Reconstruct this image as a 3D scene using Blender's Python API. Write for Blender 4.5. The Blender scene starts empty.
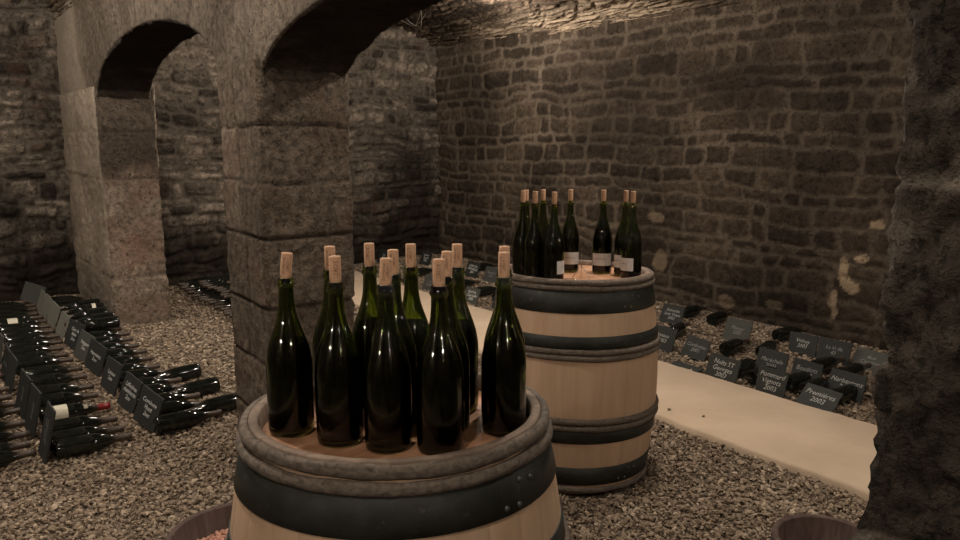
import bpy, bmesh, math, random
import numpy as np
from mathutils import Vector, Matrix

C = bpy.context.scene.collection
PI = math.pi
rnd = random.Random(7)
rng = np.random.default_rng(11)

# ------------------------------------------------------------------ helpers
def link(name, mesh, mat=None, parent=None):
    o = bpy.data.objects.new(name, mesh)
    C.objects.link(o)
    if mat is not None and len(mesh.materials) == 0:
        mesh.materials.append(mat)
    if parent is not None:
        o.parent = parent
    return o

def tag(o, label, cat, group=None, kind=None):
    if label: o['label'] = label
    if cat: o['category'] = cat
    if group: o['group'] = group
    if kind: o['kind'] = kind
    return o

def struct(o, label=None):
    o['kind'] = 'structure'
    if label: o['label'] = label
    return o

def thing(name, label, cat, loc=(0, 0, 0), rotz=0.0, group=None):
    o = bpy.data.objects.new(name, None)
    C.objects.link(o)
    o.empty_display_size = .05
    o.location = loc
    o.rotation_euler = (0, 0, rotz)
    return tag(o, label, cat, group)

def dup(root, loc=None, rot=None, label=None, group=None):
    r = root.copy(); C.objects.link(r)
    if loc is not None: r.location = loc
    if rot is not None: r.rotation_euler = rot
    if label: r['label'] = label
    if group: r['group'] = group
    for ch in list(root.children):
        c = ch.copy(); C.objects.link(c); c.parent = r
        for g in list(ch.children):
            d = g.copy(); C.objects.link(d); d.parent = c
    return r

def mesh_np(name, V, F, smooth=False, attrs=None):
    """V (n,3); F (m,k) with one k"""
    V = np.asarray(V, np.float32); F = np.asarray(F, np.int32)
    me = bpy.data.meshes.new(name)
    me.vertices.add(len(V)); me.vertices.foreach_set('co', V.ravel())
    k = F.shape[1]
    me.loops.add(F.size); me.loops.foreach_set('vertex_index', F.ravel())
    me.polygons.add(len(F))
    me.polygons.foreach_set('loop_start', np.arange(0, F.size, k, dtype=np.int32))
    try:
        me.polygons.foreach_set('loop_total', np.full(len(F), k, dtype=np.int32))
    except Exception:
        pass
    me.update(calc_edges=True)
    me.polygons.foreach_set('use_smooth', np.full(len(F), smooth))
    for an, arr in (attrs or {}).items():
        at = me.attributes.new(an, 'FLOAT', 'POINT')
        at.data.foreach_set('value', np.asarray(arr, np.float32).ravel())
    me.validate()
    return me

def grid_faces(nu, nv, wrap=False):
    """vertices indexed i*nv+j ; faces"""
    I = np.arange(nu if wrap else nu - 1); J = np.arange(nv - 1)
    I, J = np.meshgrid(I, J, indexing='ij')
    I2 = (I + 1) % nu
    return np.stack([I * nv + J, I2 * nv + J, I2 * nv + J + 1, I * nv + J + 1], -1).reshape(-1, 4)

def vnoise(x, y, seed=0):
    """smooth value noise in 2-D, -1..1"""
    xi = np.floor(x).astype(np.int64); yi = np.floor(y).astype(np.int64)
    fx = x - xi; fy = y - yi
    fx = fx * fx * (3 - 2 * fx); fy = fy * fy * (3 - 2 * fy)
    def h(a, b):
        n = (a * 374761393 + b * 668265263 + seed * 982451653) & 0x7fffffff
        n = ((n ^ (n >> 13)) * 1274126177) & 0x7fffffff
        n = n ^ (n >> 16)
        return (n % 100003) / 50001.5 - 1
    return (h(xi, yi) * (1 - fx) + h(xi + 1, yi) * fx) * (1 - fy) + (h(xi, yi + 1) * (1 - fx) + h(xi + 1, yi + 1) * fx) * fy

def fbm(x, y, seed=0, octv=4, g=.5):
    s = np.zeros_like(x, dtype=float); a = 1.; t = 0
    for k in range(octv):
        s += a * vnoise(x * 2 ** k + 17.3 * k, y * 2 ** k - 9.1 * k, seed + k); t += a; a *= g
    return s / t

def sstep(a, b, x):
    t = np.clip((x - a) / (b - a), 0, 1); return t * t * (3 - 2 * t)

def masonry(u, v, U, Vv, seed, hmin=.075, hmax=.14, lmin=.12, lmax=.42, joint=.013, warp=.03, relief=.022, flat=.5):
    """rubble courses: returns height, stone mask (0 joint..1 stone), tint"""
    r = np.random.default_rng(seed)
    uu = u + warp * .8 * fbm(u * 3.1, v * 3.1, seed + 5, 3) + .012 * vnoise(u * 19, v * 19, seed + 8) + .005 * vnoise(u * 47, v * 47, seed + 28)
    vv = v + warp * fbm(u * 1.7 + 5, v * 2.3, seed + 9, 3) + .010 * vnoise(u * 15, v * 19, seed + 18) + .005 * vnoise(u * 43, v * 43, seed + 38)
    cb = [-.3]
    while cb[-1] < Vv + .3: cb.append(cb[-1] + r.uniform(hmin, hmax))
    cb = np.array(cb)
    ci = np.clip(np.searchsorted(cb, vv) - 1, 0, len(cb) - 2)
    dv = np.minimum(vv - cb[ci], cb[ci + 1] - vv)
    du = np.full(u.shape, 9.); sid = np.zeros(u.shape, int)
    for c in range(len(cb) - 1):
        m = ci == c
        if not m.any(): continue
        ub = [-.6 - r.uniform(0, .3)]
        while ub[-1] < U + .6: ub.append(ub[-1] + r.uniform(lmin, lmax) * (1 if r.random() > .25 else .55))
        ub = np.array(ub)
        k = np.clip(np.searchsorted(ub, uu[m]) - 1, 0, len(ub) - 2)
        du[m] = np.minimum(uu[m] - ub[k], ub[k + 1] - uu[m])
        sid[m] = c * 1000 + k
    rr = r.random(400000)
    tint = rr[sid % 400000]; size = rr[(sid * 7 + 13) % 400000]; dep = rr[(sid * 3 + 101) % 400000]
    jj = joint * (.6 + 1.0 * size)
    R = .028
    a = np.clip(R - np.minimum(du - jj, R), 0, None); b = np.clip(R - np.minimum(dv - jj * .8, R), 0, None)
    d = R - np.sqrt(a * a + b * b)
    mask = sstep(-.004, .010, d)
    h = relief * (.35 + .9 * dep) * sstep(-.004, .022, d)
    h = h + mask * .010 * fbm(u * 13, v * 16, seed + 30, 3) + .004 * fbm(u * 30, v * 30, seed + 33, 2)
    return h, mask, tint

# ------------------------------------------------------------------ materials
def newmat(name):
    m = bpy.data.materials.new(name); m.use_nodes = True
    nt = m.node_tree
    return m, nt, nt.nodes['Principled BSDF']

def N(nt, t, **kw):
    n = nt.nodes.new(t)
    for k, v in kw.items():
        if k.startswith('_'): setattr(n, k[1:], v)
        else: n.inputs[k.replace('__', ' ')].default_value = v
    return n

def mixc(nt, fac, a, b, mode='MIX'):
    n = nt.nodes.new('ShaderNodeMix'); n.data_type = 'RGBA'; n.blend_type = mode
    for s, v in ((0, fac), (6, a), (7, b)):
        if hasattr(v, 'is_linked') or isinstance(v, bpy.types.NodeSocket): nt.links.new(v, n.inputs[s])
        else: n.inputs[s].default_value = v if s == 0 else (*v, 1)
    return n.outputs[2]

def maprange(nt, v, a, b, c=0., d=1.):
    n = nt.nodes.new('ShaderNodeMapRange'); nt.links.new(v, n.inputs[0])
    for i, x in zip((1, 2, 3, 4), (a, b, c, d)): n.inputs[i].default_value = x
    return n.outputs[0]

def objco(nt, scale=(1, 1, 1), kind='Object'):
    tc = nt.nodes.new('ShaderNodeTexCoord'); mp = nt.nodes.new('ShaderNodeMapping')
    nt.links.new(tc.outputs[kind], mp.inputs[0]); mp.inputs['Scale'].default_value = scale
    return mp.outputs[0]

def noise(nt, co, scale, detail=4, rough=.55, dist=0.):
    n = N(nt, 'ShaderNodeTexNoise', Scale=scale, Detail=detail, Roughness=rough, Distortion=dist)
    nt.links.new(co, n.inputs['Vector']); return n.outputs[0]

def bump(nt, bs, h, strength=.4, dist=.01):
    b = N(nt, 'ShaderNodeBump', Strength=strength, Distance=dist)
    nt.links.new(h, b.inputs['Height']); nt.links.new(b.outputs[0], bs.inputs['Normal'])

def attr(nt, name):
    a = nt.nodes.new('ShaderNodeAttribute'); a.attribute_name = name
    return a.outputs['Fac']

def stone_mat(name, dark, light, mortar, patch=None, pscale=.8, plo=.5, phi=.7, big=(.55, 1.25), scale=1.0, pale=None, con=(.55, 1.45), bmp=.75, smr=.55):
    m, nt, bs = newmat(name)
    co = objco(nt)
    n1 = noise(nt, co, 22 * scale, 6, .65); n2 = noise(nt, co, 1.3 * scale, 3, .5); n3 = noise(nt, co, 75 * scale, 4, .7)
    t = attr(nt, 'tint'); mk = attr(nt, 'stone')
    st = mixc(nt, t, dark, light)
    n1r = maprange(nt, n1, .3, .7, *con)
    cb = nt.nodes.new('ShaderNodeCombineColor')
    for i in range(3): nt.links.new(n1r, cb.inputs[i])
    st = mixc(nt, .85, st, cb.outputs[0], 'MULTIPLY')
    if patch:
        np_ = noise(nt, co, pscale, 4, .6, .6)
        st = mixc(nt, maprange(nt, np_, plo, phi, 0, .75), st, patch)
    mo = mixc(nt, maprange(nt, n1, .35, .7), tuple(x * .62 for x in mortar), mortar)
    # joints filled more in some zones than in others
    col = mixc(nt, mk, mo, st)
    smear = maprange(nt, noise(nt, co, 3.2 * scale, 5, .7, .4),   .55, .75, 0, smr)
    col = mixc(nt, smear, col, mo)
    if pale:
        col = mixc(nt, attr(nt, 'pale'), col, pale)
    pit = maprange(nt, noise(nt, co, 46 * scale, 5, .75, .5), .56, .70, 0, .72)
    col = mixc(nt, pit, col, (.018, .013, .010))
    fleck = maprange(nt, noise(nt, co, 30 * scale, 6, .8), .62, .74, 0, .5)
    col = mixc(nt, fleck, col, tuple(min(1, x * 1.9) for x in light))
    col = mixc(nt, attr(nt, 'darkening'), col, (.016, .011, .008))  # masked darkening; on the far pillar and soffits it is painted shade
    b2 = maprange(nt, n2, .3, .7, big[0], big[1])
    cb2 = nt.nodes.new('ShaderNodeCombineColor')
    for i in range(3): nt.links.new(b2, cb2.inputs[i])
    col = mixc(nt, 1., col, cb2.outputs[0], 'MULTIPLY')
    nt.links.new(col, bs.inputs['Base Color'])
    bs.inputs['Roughness'].default_value = .95
    bs.inputs['Specular IOR Level'].default_value = .15
    ad = nt.nodes.new('ShaderNodeMath'); ad.operation = 'ADD'
    nt.links.new(n1, ad.inputs[0]); nt.links.new(n3, ad.inputs[1])
    sb = nt.nodes.new('ShaderNodeMath'); sb.operation = 'SUBTRACT'
    nt.links.new(ad.outputs[0], sb.inputs[0]); nt.links.new(pit, sb.inputs[1]); ad = sb
    bump(nt, bs, ad.outputs[0], bmp, .014)
    return m

M = {}
M['backwall'] = stone_mat('back_wall_stone', (.040, .030, .022), (.100, .075, .054), (.190, .150, .112), pale=(.55, .42, .28), con=(.35, 1.6), bmp=.9)
M['endwall'] = stone_mat('end_wall_stone', (.034, .028, .023), (.26, .215, .172), (.165, .138, .11), patch=(.15, .082, .055), pscale=1.6, plo=.54, phi=.70, big=(.45, 1.3), con=(.15, 1.9), bmp=1., smr=.4)
M['vault'] = stone_mat('vault_stone', (.055, .040, .028), (.145, .108, .076), (.040, .029, .021), big=(.6, 1.3), pale=(.46, .36, .26))
M['block'] = stone_mat('dressed_block_stone', (.115, .090, .068), (.195, .155, .120), (.085, .066, .05), patch=(.13, .082, .058), pscale=3, big=(.7, 1.2), scale=1.2, con=(.35, 1.6), bmp=1.)
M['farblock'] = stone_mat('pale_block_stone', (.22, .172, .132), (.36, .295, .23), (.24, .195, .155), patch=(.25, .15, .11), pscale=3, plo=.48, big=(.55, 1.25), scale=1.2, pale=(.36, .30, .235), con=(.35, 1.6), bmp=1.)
M['rough'] = stone_mat('rough_rendered_stone', (.045, .036, .028), (.13, .102, .08), (.22, .185, .148), big=(.6, 1.25), scale=1.3, con=(.25, 1.8), bmp=1., smr=.8)
M['arcade'] = stone_mat('arcade_plaster', (.105, .084, .064), (.15, .122, .094), (.085, .068, .052), big=(.75, 1.15), scale=1.3, pale=(.36, .30, .235), con=(.45, 1.5), bmp=1.)

def concrete():
    m, nt, bs = newmat('concrete')
    co = objco(nt)
    a = noise(nt, co, 3, 5, .6); b = noise(nt, co, 60, 4, .7)
    c = mixc(nt, maprange(nt, a, .35, .65), (.50, .385, .275), (.58, .455, .335))
    c = mixc(nt, maprange(nt, b, .62, .72, 0, .35), c, (.30, .23, .17))
    nt.links.new(c, bs.inputs['Base Color']); bs.inputs['Roughness'].default_value = .9
    bump(nt, bs, b, .25, .004)
    return m
M['concrete'] = concrete()

def gravel_base():
    m, nt, bs = newmat('gravel_bed')
    co = objco(nt)
    v = N(nt, 'ShaderNodeTexVoronoi', Scale=70.); nt.links.new(co, v.inputs['Vector'])
    c = mixc(nt, maprange(nt, v.outputs['Color'], 0, 1), (.13, .095, .065), (.36, .28, .205))
    d = maprange(nt, v.outputs['Distance'], .2, .75, 1, .25)
    cb = nt.nodes.new('ShaderNodeCombineColor')
    for i in range(3): nt.links.new(d, cb.inputs[i])
    c = mixc(nt, .8, c, cb.outputs[0], 'MULTIPLY')
    nt.links.new(c, bs.inputs['Base Color']); bs.inputs['Roughness'].default_value = .95
    bump(nt, bs, d, .9, .012)
    return m
M['gravelbase'] = gravel_base()

def pebble_mat():
    m, nt, bs = newmat('pebble')
    t = attr(nt, 'tint')
    r = nt.nodes.new('ShaderNodeValToRGB'); nt.links.new(t, r.inputs[0])
    e = r.color_ramp.elements
    e[0].color = (.11, .080, .054, 1); e[1].color = (.50, .40, .30, 1)
    x = r.color_ramp.elements.new(.35); x.color = (.23, .175, .125, 1)
    x = r.color_ramp.elements.new(.75); x.color = (.335, .265, .195, 1)
    nt.links.new(r.outputs[0], bs.inputs['Base Color']); bs.inputs['Roughness'].default_value = .85
    bs.inputs['Specular IOR Level'].default_value = .25
    return m
M['pebble'] = pebble_mat()

def wood(name, a, b, streak=(14, 14, 1.2), rough=.6, knots=.5, kind='Object', dirt=None):
    m, nt, bs = newmat(name)
    co = objco(nt, streak, kind)
    n = noise(nt, co, 3, 6, .6, .6); g = noise(nt, co, 14, 4, .6)
    c = mixc(nt, maprange(nt, n, .3, .7), a, b)
    c = mixc(nt, maprange(nt, g, .62, .75, 0, knots), c, tuple(x * .5 for x in a))
    if dirt:
        d = noise(nt, objco(nt), 4, 4, .65)
        c = mixc(nt, maprange(nt, d, .5, .72, 0, .7), c, dirt)
    t = attr(nt, 'tint')
    cb = nt.nodes.new('ShaderNodeCombineColor')
    tr = maprange(nt, t, 0, 1, 1.0, .90)
    for i in range(3): nt.links.new(tr, cb.inputs[i])
    c = mixc(nt, 1., c, cb.outputs[0], 'MULTIPLY')
    nt.links.new(c, bs.inputs['Base Color']); bs.inputs['Roughness'].default_value = rough
    bs.inputs['Specular IOR Level'].default_value = .3
    bump(nt, bs, g, .15, .003)
    return m
M['oak'] = wood('oak_stave', (.50, .335, .215), (.575, .405, .275), (9, 9, .9), .65, .12)
M['head'] = wood('barrel_head_board', (.40, .19, .10), (.62, .36, .21), (1.2, 22, 8), .6, .5, dirt=(.22, .10, .06))
M['chestnut'] = wood('chestnut_hoop', (.065, .051, .040), (.21, .17, .135), (22, 22, 40), .85, .8)
M['chime'] = wood('weathered_stave_end', (.17, .12, .09), (.33, .25, .19), (9, 9, 3), .8, .5, dirt=(.08, .06, .05))
M['tubwood'] = wood('tub_stave', (.055, .036, .030), (.135, .092, .078), (14, 14, 1.2), .8, .5, dirt=(.05, .03, .028))

def metal():
    m, nt, bs = newmat('black_hoop_iron')
    co = objco(nt); n = noise(nt, co, 9, 5, .65); f = noise(nt, co, 60, 3, .6)
    c = mixc(nt, maprange(nt, n, .35, .7), (.013, .0145, .0125), (.042, .042, .036))
    c = mixc(nt, maprange(nt, f, .62, .75, 0, .6), c, (.12, .10, .085))
    nt.links.new(c, bs.inputs['Base Color'])
    bs.inputs['Roughness'].default_value = .55; bs.inputs['Metallic'].default_value = .1; bs.inputs['Specular IOR Level'].default_value = .3
    bump(nt, bs, n, .35, .003)
    return m
M['iron'] = metal()

def plain(name, col, rough=.6, spec=.4, metallic=0.):
    m, nt, bs = newmat(name)
    co = objco(nt); n = noise(nt, co, 40, 3, .6)
    c = mixc(nt, maprange(nt, n, .3, .7), tuple(x * .85 for x in col), tuple(min(1, x * 1.1) for x in col))
    nt.links.new(c, bs.inputs['Base Color'])
    bs.inputs['Roughness'].default_value = rough; bs.inputs['Specular IOR Level'].default_value = spec
    bs.inputs['Metallic'].default_value = metallic
    return m

def glass_mat():
    m, nt, bs = newmat('green_bottle_glass')
    bs.inputs['Base Color'].default_value = (.25, .32, .07, 1)
    bs.inputs['Roughness'].default_value = .055
    bs.inputs['IOR'].default_value = 1.5
    bs.inputs['Transmission Weight'].default_value = 1.
    return m
M['glass'] = glass_mat()
M['wine'] = plain('dark_red_wine', (.0035, .0018, .0018), .12, .2)
M['cork'] = None
def cork_mat():
    m, nt, bs = newmat('cork')
    co = objco(nt); n = noise(nt, co, 180, 4, .7); g = noise(nt, co, 60, 3, .6)
    c = mixc(nt, maprange(nt, g, .3, .7), (.50, .285, .165), (.66, .42, .27))
    c = mixc(nt, maprange(nt, n, .60, .70, 0, .8), c, (.20, .09, .045))
    nt.links.new(c, bs.inputs['Base Color']); bs.inputs['Roughness'].default_value = .85
    bump(nt, bs, n, .3, .001)
    return m
M['cork'] = cork_mat()
M['corkink'] = plain('cork_ink', (.10, .035, .02), .8)
M['paper'] = plain('label_paper', (.74, .73, .72), .6)
M['cream'] = plain('cream_label_paper', (.66, .62, .50), .6)
M['print'] = plain('label_print', (.16, .15, .15), .7)
M['capsule'] = plain('red_capsule', (.22, .018, .02), .4)
M['chalk'] = plain('chalk', (.75, .77, .75), .95, .1)
M['midchalk'] = plain('dull_chalk', (.42, .43, .41), .95, .1)
M['fadechalk'] = plain('faded_chalk', (.28, .285, .27), .95, .1)
M['slate'] = plain('dark_slate', (.032, .034, .032), .7, .25)
M['greyslate'] = plain('grey_slate', (.075, .078, .07), .8, .2)
M['paleslate'] = plain('dusty_pale_slate', (.17, .17, .145), .85, .2)
M['wire'] = plain('bent_steel_wire', (.45, .42, .38), .3, .5, .9)
M['rivet'] = plain('rivet_iron', (.10, .10, .095), .45, .5, .6)
M['pulp'] = plain('pinkish_gravel_fill', (.55, .30, .22), .9)

def cellar_glass():
    m, nt, bs = newmat('dusty_cellar_glass')
    tc = nt.nodes.new('ShaderNodeTexCoord'); sp = nt.nodes.new('ShaderNodeSeparateXYZ')
    nt.links.new(tc.outputs['Object'], sp.inputs[0])
    co = objco(nt); n = noise(nt, co, 30, 4, .6)
    neck = maprange(nt, sp.outputs[2], .215, .262, 0, 1)
    c = mixc(nt, maprange(nt, n, .4, .75, 0, .5), (.005, .006, .005), (.020, .023, .019))
    c = mixc(nt, neck, c, (.050, .032, .020))
    nt.links.new(c, bs.inputs['Base Color'])
    rg = maprange(nt, neck, 0, 1, .07, .5)
    nt.links.new(rg, bs.inputs['Roughness'])
    bs.inputs['Specular IOR Level'].default_value = .6
    return m
M['cellar'] = cellar_glass()

# ------------------------------------------------------------------ camera (1.37 m above the gravel)
CAMH = 1.37
cam_d = bpy.data.cameras.new('camera'); cam = bpy.data.objects.new('camera', cam_d); C.objects.link(cam)
cam_d.sensor_width = 36; cam_d.lens = 750 / 960 * 36
cam.location = (0, 0, CAMH)
cam.rotation_euler = (math.radians(90 - 10), 0, math.radians(-37))
cam_d.clip_start = .05; cam_d.clip_end = 60
bpy.context.scene.camera = cam
_p, _v = math.radians(10), math.radians(37)
FW = np.array([math.sin(_v) * math.cos(_p), math.cos(_v) * math.cos(_p), -math.sin(_p)])
RT = np.array([math.cos(_v), -math.sin(_v), 0]); UP = np.cross(RT, FW)

# ------------------------------------------------------------------ room shell
XA, XB = 1.08, 1.44           # the arcade's two faces
XW = 4.90                     # long wall behind the slates
YE = 7.32                     # end wall
ZS = 2.32                     # springing of the vaults

def floor_z(x, y):
    z = .012 * fbm(x * 1.1, y * 1.1, 3, 3) + .006 * vnoise(x * 6, y * 6, 4)
    z = z + .03 * sstep(4.6, 6.2, y) * sstep(1.6, .9, x)      # gravel banked towards the far pillar
    z = z + .03 * sstep(3.6, 4.2, x)                          # and up to the long wall
    return z

def build_floor():
    xs = np.arange(-2.4, 5.0, .05); ys = np.arange(-1.7, 7.45, .05)
    X, Y = np.meshgrid(xs, ys, indexing='ij')
    Z = floor_z(X, Y) - .006
    me = mesh_np('floor', np.stack([X, Y, Z], -1).reshape(-1, 3), grid_faces(len(xs), len(ys)), True)
    struct(link('floor', me, M['gravelbase']))
build_floor()

def wall_mesh(name, origin, udir, ndir, U, H, res, seed, mat, palefn=None, darkfn=None, **kw):
    nu = int(U / res) + 1; nv = int(H / res) + 1
    u, v = np.meshgrid(np.linspace(0, U, nu), np.linspace(0, H, nv), indexing='ij')
    h, mk, t = masonry(u, v, U, H, seed, **kw)
    h = h + .035 * fbm(u * .9, v * .9, seed + 70, 2)
    P = np.array(origin)[None, None] + u[..., None] * np.array(udir) + v[..., None] * np.array([0, 0, 1.]) + h[..., None] * np.array(ndir)
    pale = palefn(u, v) if palefn else np.zeros_like(u)
    F = grid_faces(nu, nv)
    # make faces look along ndir
    if np.dot(np.cross(udir, (0, 0, 1.)), ndir) < 0: F = F[:, ::-1]
    darkening = darkfn(u, v) if darkfn else np.zeros_like(u)
    me = mesh_np(name, P.reshape(-1, 3), F, True, dict(stone=mk, tint=t, pale=pale, darkening=darkening))
    return struct(link(name, me, mat))

def dark_back(u, v):
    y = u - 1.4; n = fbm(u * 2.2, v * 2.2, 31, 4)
    a = sstep(1.15, .35, np.hypot((y - 4.3) / 1.5, (v - 1.85) / .62) + .45 * n)          # darker patch high on the wall
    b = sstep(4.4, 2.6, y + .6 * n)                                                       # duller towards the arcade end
    c = sstep(.5, .05, v + .2 * n) * .5  # slightly darker towards the floor
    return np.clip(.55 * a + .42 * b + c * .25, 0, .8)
def pale_back(u, v):       # u runs from Y=-1.4 ; bare bright chips low by the arcade end
    y = u - 1.4
    w = fbm(u * 9, v * 9, 77, 3) * .03
    d = np.zeros_like(u)
    for (cy, cz, ry, rz) in ((2.30, .88, .045, .035), (2.36, .64, .055, .030), (2.47, .53, .035, .10), (2.53, .32, .022, .10), (2.42, .45, .05, .04),
                             (4.05, .78, .09, .04), (4.0, .42, .07, .10), (3.35, .18, .07, .05), (2.95, .22, .08, .035)):
        q = ((y - cy + w) / ry) ** 2 + ((v - cz + w * .7) / rz) ** 2
        d = np.maximum(d, sstep(1.15, .85, q) * (.9 if cy < 2.6 else .45))
    return d
wall_mesh('wall_right', (XW, -1.4, -.05), (0, 1, 0), (-1, 0, 0), 8.8, 2.62, .0155, 21, M['backwall'], pale_back, dark_back,
          hmin=.07, hmax=.165, lmin=.14, lmax=.50, joint=.013, relief=.012, warp=.06)
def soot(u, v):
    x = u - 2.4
    q = sstep(.55, .1, np.abs(x - 4.55 + .12 * fbm(u * 3, v * 3, 5, 3)) / 1.0) * sstep(2.1, .9, v + .4 * fbm(u * 2, v * 2, 8, 3))  # sooty patch towards the corner
    q2 = sstep(.6, .0, v - .2 + .2 * fbm(u * 2.5, v * 2.5, 9, 3))  # darker band towards the floor
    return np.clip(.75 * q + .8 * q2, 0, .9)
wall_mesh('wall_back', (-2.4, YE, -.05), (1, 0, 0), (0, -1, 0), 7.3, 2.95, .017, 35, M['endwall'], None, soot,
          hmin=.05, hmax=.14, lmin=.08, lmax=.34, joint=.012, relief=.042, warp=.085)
wall_mesh('wall_left', (-2.3, -1.6, -.05), (0, 1, 0), (1, 0, 0), 9.0, 2.6, .05, 51, M['endwall'])
wall_mesh('wall_front', (-2.4, -1.4, -.05), (1, 0, 0), (0, 1, 0), 7.4, 2.95, .05, 57, M['backwall'])

def vault(name, x0, x1, rise, res, seed, y0=-1.5, y1=7.4, palefn=None):
    cx = (x0 + x1) / 2; a = (x1 - x0) / 2
    th = np.linspace(PI, 0, int(PI * a / res / 1.05)); ys = np.arange(y0, y1, res)
    T, Y = np.meshgrid(th, ys, indexing='ij')
    arc = (PI - T) * a * .9
    h, mk, t = masonry(Y, arc, 9, 4 * a, seed, hmin=.035, hmax=.075, lmin=.15, lmax=.5, joint=.007, warp=.035, relief=.028)
    h = h * 1.3 + .02 * fbm(Y * 4, arc * 7, seed + 3, 3)
    nx = -np.cos(T) * rise; nz = -np.sin(T) * a
    L = np.sqrt(nx * nx + nz * nz) + 1e-6
    X = cx + a * np.cos(T) + nx / L * h; Z = ZS + rise * np.sin(T) + nz / L * h
    P = np.stack([X, Y, Z], -1).reshape(-1, 3)
    F = grid_faces(len(th), len(ys))
    pale = palefn(X, Y) if palefn else np.zeros_like(X)
    return struct(link(name, mesh_np(name, P, F, True, dict(stone=mk, tint=t, pale=pale)), M['vault']))
def lit_vault(X, Y):      # grazing light painted into the colour along the springing over the long wall
    return sstep(4.52, 4.8, X + .12 * fbm(X * 5, Y * 3, 3, 3)) * sstep(3.4, 4.4, Y) * sstep(6.8, 6.0, Y) * .75
vault('ceiling', XB - .02, XW + .03, .34, .02, 61, palefn=lit_vault)
vault('ceiling.001', -2.35, XA + .02, .60, .035, 64)

# arcade: pillars and the wall carried by two arches
def tube_pillar(name, x0, x1, y0, y1, z0, z1, res, mat, courses, splits, seed, rough=.006, edge=.012, joint=.006, shadefn=None, bat=0.):
    """closed loop round the section with rounded corners, displaced outward"""
    r = edge
    pts = []; nrm = []; par = []
    def seg(ax, ay, bx, by, nx, ny):
        L = math.hypot(bx - ax, by - ay); n = max(2, int(L / res))
        for i in range(n):
            t = i / n; pts.append((ax + (bx - ax) * t, ay + (by - ay) * t)); nrm.append((nx, ny))
    def arc(cx, cy, a0, a1):
        for i in range(4):
            a = a0 + (a1 - a0) * i / 4; pts.append((cx + r * math.cos(a), cy + r * math.sin(a))); nrm.append((math.cos(a), math.sin(a)))
    seg(x0 + r, y0, x1 - r, y0, 0, -1); arc(x1 - r, y0 + r, -PI / 2, 0)
    seg(x1, y0 + r, x1, y1 - r, 1, 0); arc(x1 - r, y1 - r, 0, PI / 2)
    seg(x1 - r, y1, x0 + r, y1, 0, 1); arc(x0 + r, y1 - r, PI / 2, PI)
    seg(x0, y1 - r, x0, y0 + r, -1, 0); arc(x0 + r, y0 + r, PI, 1.5 * PI)
    pts = np.array(pts); nrm = np.array(nrm)
    zs = np.arange(z0, z1 + res, res)
    n = len(pts)
    X = np.repeat(pts[:, :1], len(zs), 1); Y = np.repeat(pts[:, 1:], len(zs), 1); Z = np.repeat(zs[None], n, 0)
    NX = np.repeat(nrm[:, :1], len(zs), 1); NY = np.repeat(nrm[:, 1:], len(zs), 1)
    side = np.where(np.abs(NX) > np.abs(NY), Y, X)          # horizontal coordinate on a face
    wz = Z + .006 * fbm(side * 6, Z * 6, seed, 3)
    cb = np.array(courses)
    ci = np.clip(np.searchsorted(cb, wz) - 1, 0, len(cb) - 2)
    dj = np.minimum(np.abs(wz - cb[ci]), np.abs(cb[ci + 1] - wz))
    ids = ci * 10.
    for (c, face, pos) in splits:
        m = (ci == c) & ((np.abs(NX) > np.abs(NY)) if face == 'x' else (np.abs(NY) > np.abs(NX)))
        dd = np.abs(side - pos + .004 * fbm(side * 8, Z * 8, seed + 2, 2))
        dj = np.where(m, np.minimum(dj, dd), dj); ids = np.where(m & (side > pos), ids + 3, ids)
    mask = sstep(joint * .35, joint * 1.2, dj)
    rr = np.random.default_rng(seed).random(5000)
    tint = rr[(ids.astype(int) * 17) % 5000]
    off = (rr[(ids.astype(int) * 5 + 9) % 5000] - .5) * .012
    q = side * 1.0 + NX * 3.1 + NY * 7.7
    h = mask * .010 + off * mask + rough * fbm(q * 9, Z * 9, seed + 4, 4) + rough * .8 * fbm(q * 30, Z * 30, seed + 6, 3)
    h = h - bat * (Z - z0)
    corner = np.minimum(np.abs(NX), np.abs(NY)) > .2
    h = h + np.where(corner, rough * 1.2 * fbm(Z * 14, q * 2, seed + 8, 3), 0)
    P = np.stack([X + NX * h, Y + NY * h, Z], -1).reshape(-1, 3)
    F = grid_faces(n, len(zs), True)
    sv = shadefn(X, Y, Z, NX, NY) if shadefn else np.zeros_like(X)
    me = mesh_np(name, P, F, True, dict(stone=mask, tint=tint, darkening=sv, pale=(.85 * sstep(-.15, .25, NX * -1 - .6 + .5 * fbm(Y * 7, Z * 5, 71, 3)) if name == 'pillar.001' else np.zeros_like(X))))
    o = struct(link(name, me, mat))
    return o
tube_pillar('pillar', XA, XB, 2.81, 3.25, -.04, 1.66, .010, M['block'],
            [-.3, .22, .46, .70, .98, 1.197, 1.415, 1.75], [(0, 'x', 3.0), (4, 'x', 3.07), (5, 'x', 3.05), (3, 'x', 3.0), (6, 'x', 3.06), (2, 'x', 3.05)], 5)
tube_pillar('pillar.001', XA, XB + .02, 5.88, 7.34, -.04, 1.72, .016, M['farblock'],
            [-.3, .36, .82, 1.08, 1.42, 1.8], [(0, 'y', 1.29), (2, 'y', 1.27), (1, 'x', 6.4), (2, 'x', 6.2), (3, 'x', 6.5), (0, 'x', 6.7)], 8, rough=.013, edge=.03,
            shadefn=lambda X, Y, Z, NX, NY: .8 * sstep(.95, 1.15, Z + .15 * fbm(X * 5, Z * 5, 4, 3)) * (NY < -.5))  # arch shade painted into the upper front of the far pillar
tube_pillar('pillar.002', XA, XB + .1, -.35, .488, -.04, 1.72, .010, M['rough'],
            [-.3, .35, .80, 1.31, 1.8], [(3, 'x', .1), (1, 'x', .2)], 15, rough=.022, edge=.035, joint=.010)

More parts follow.
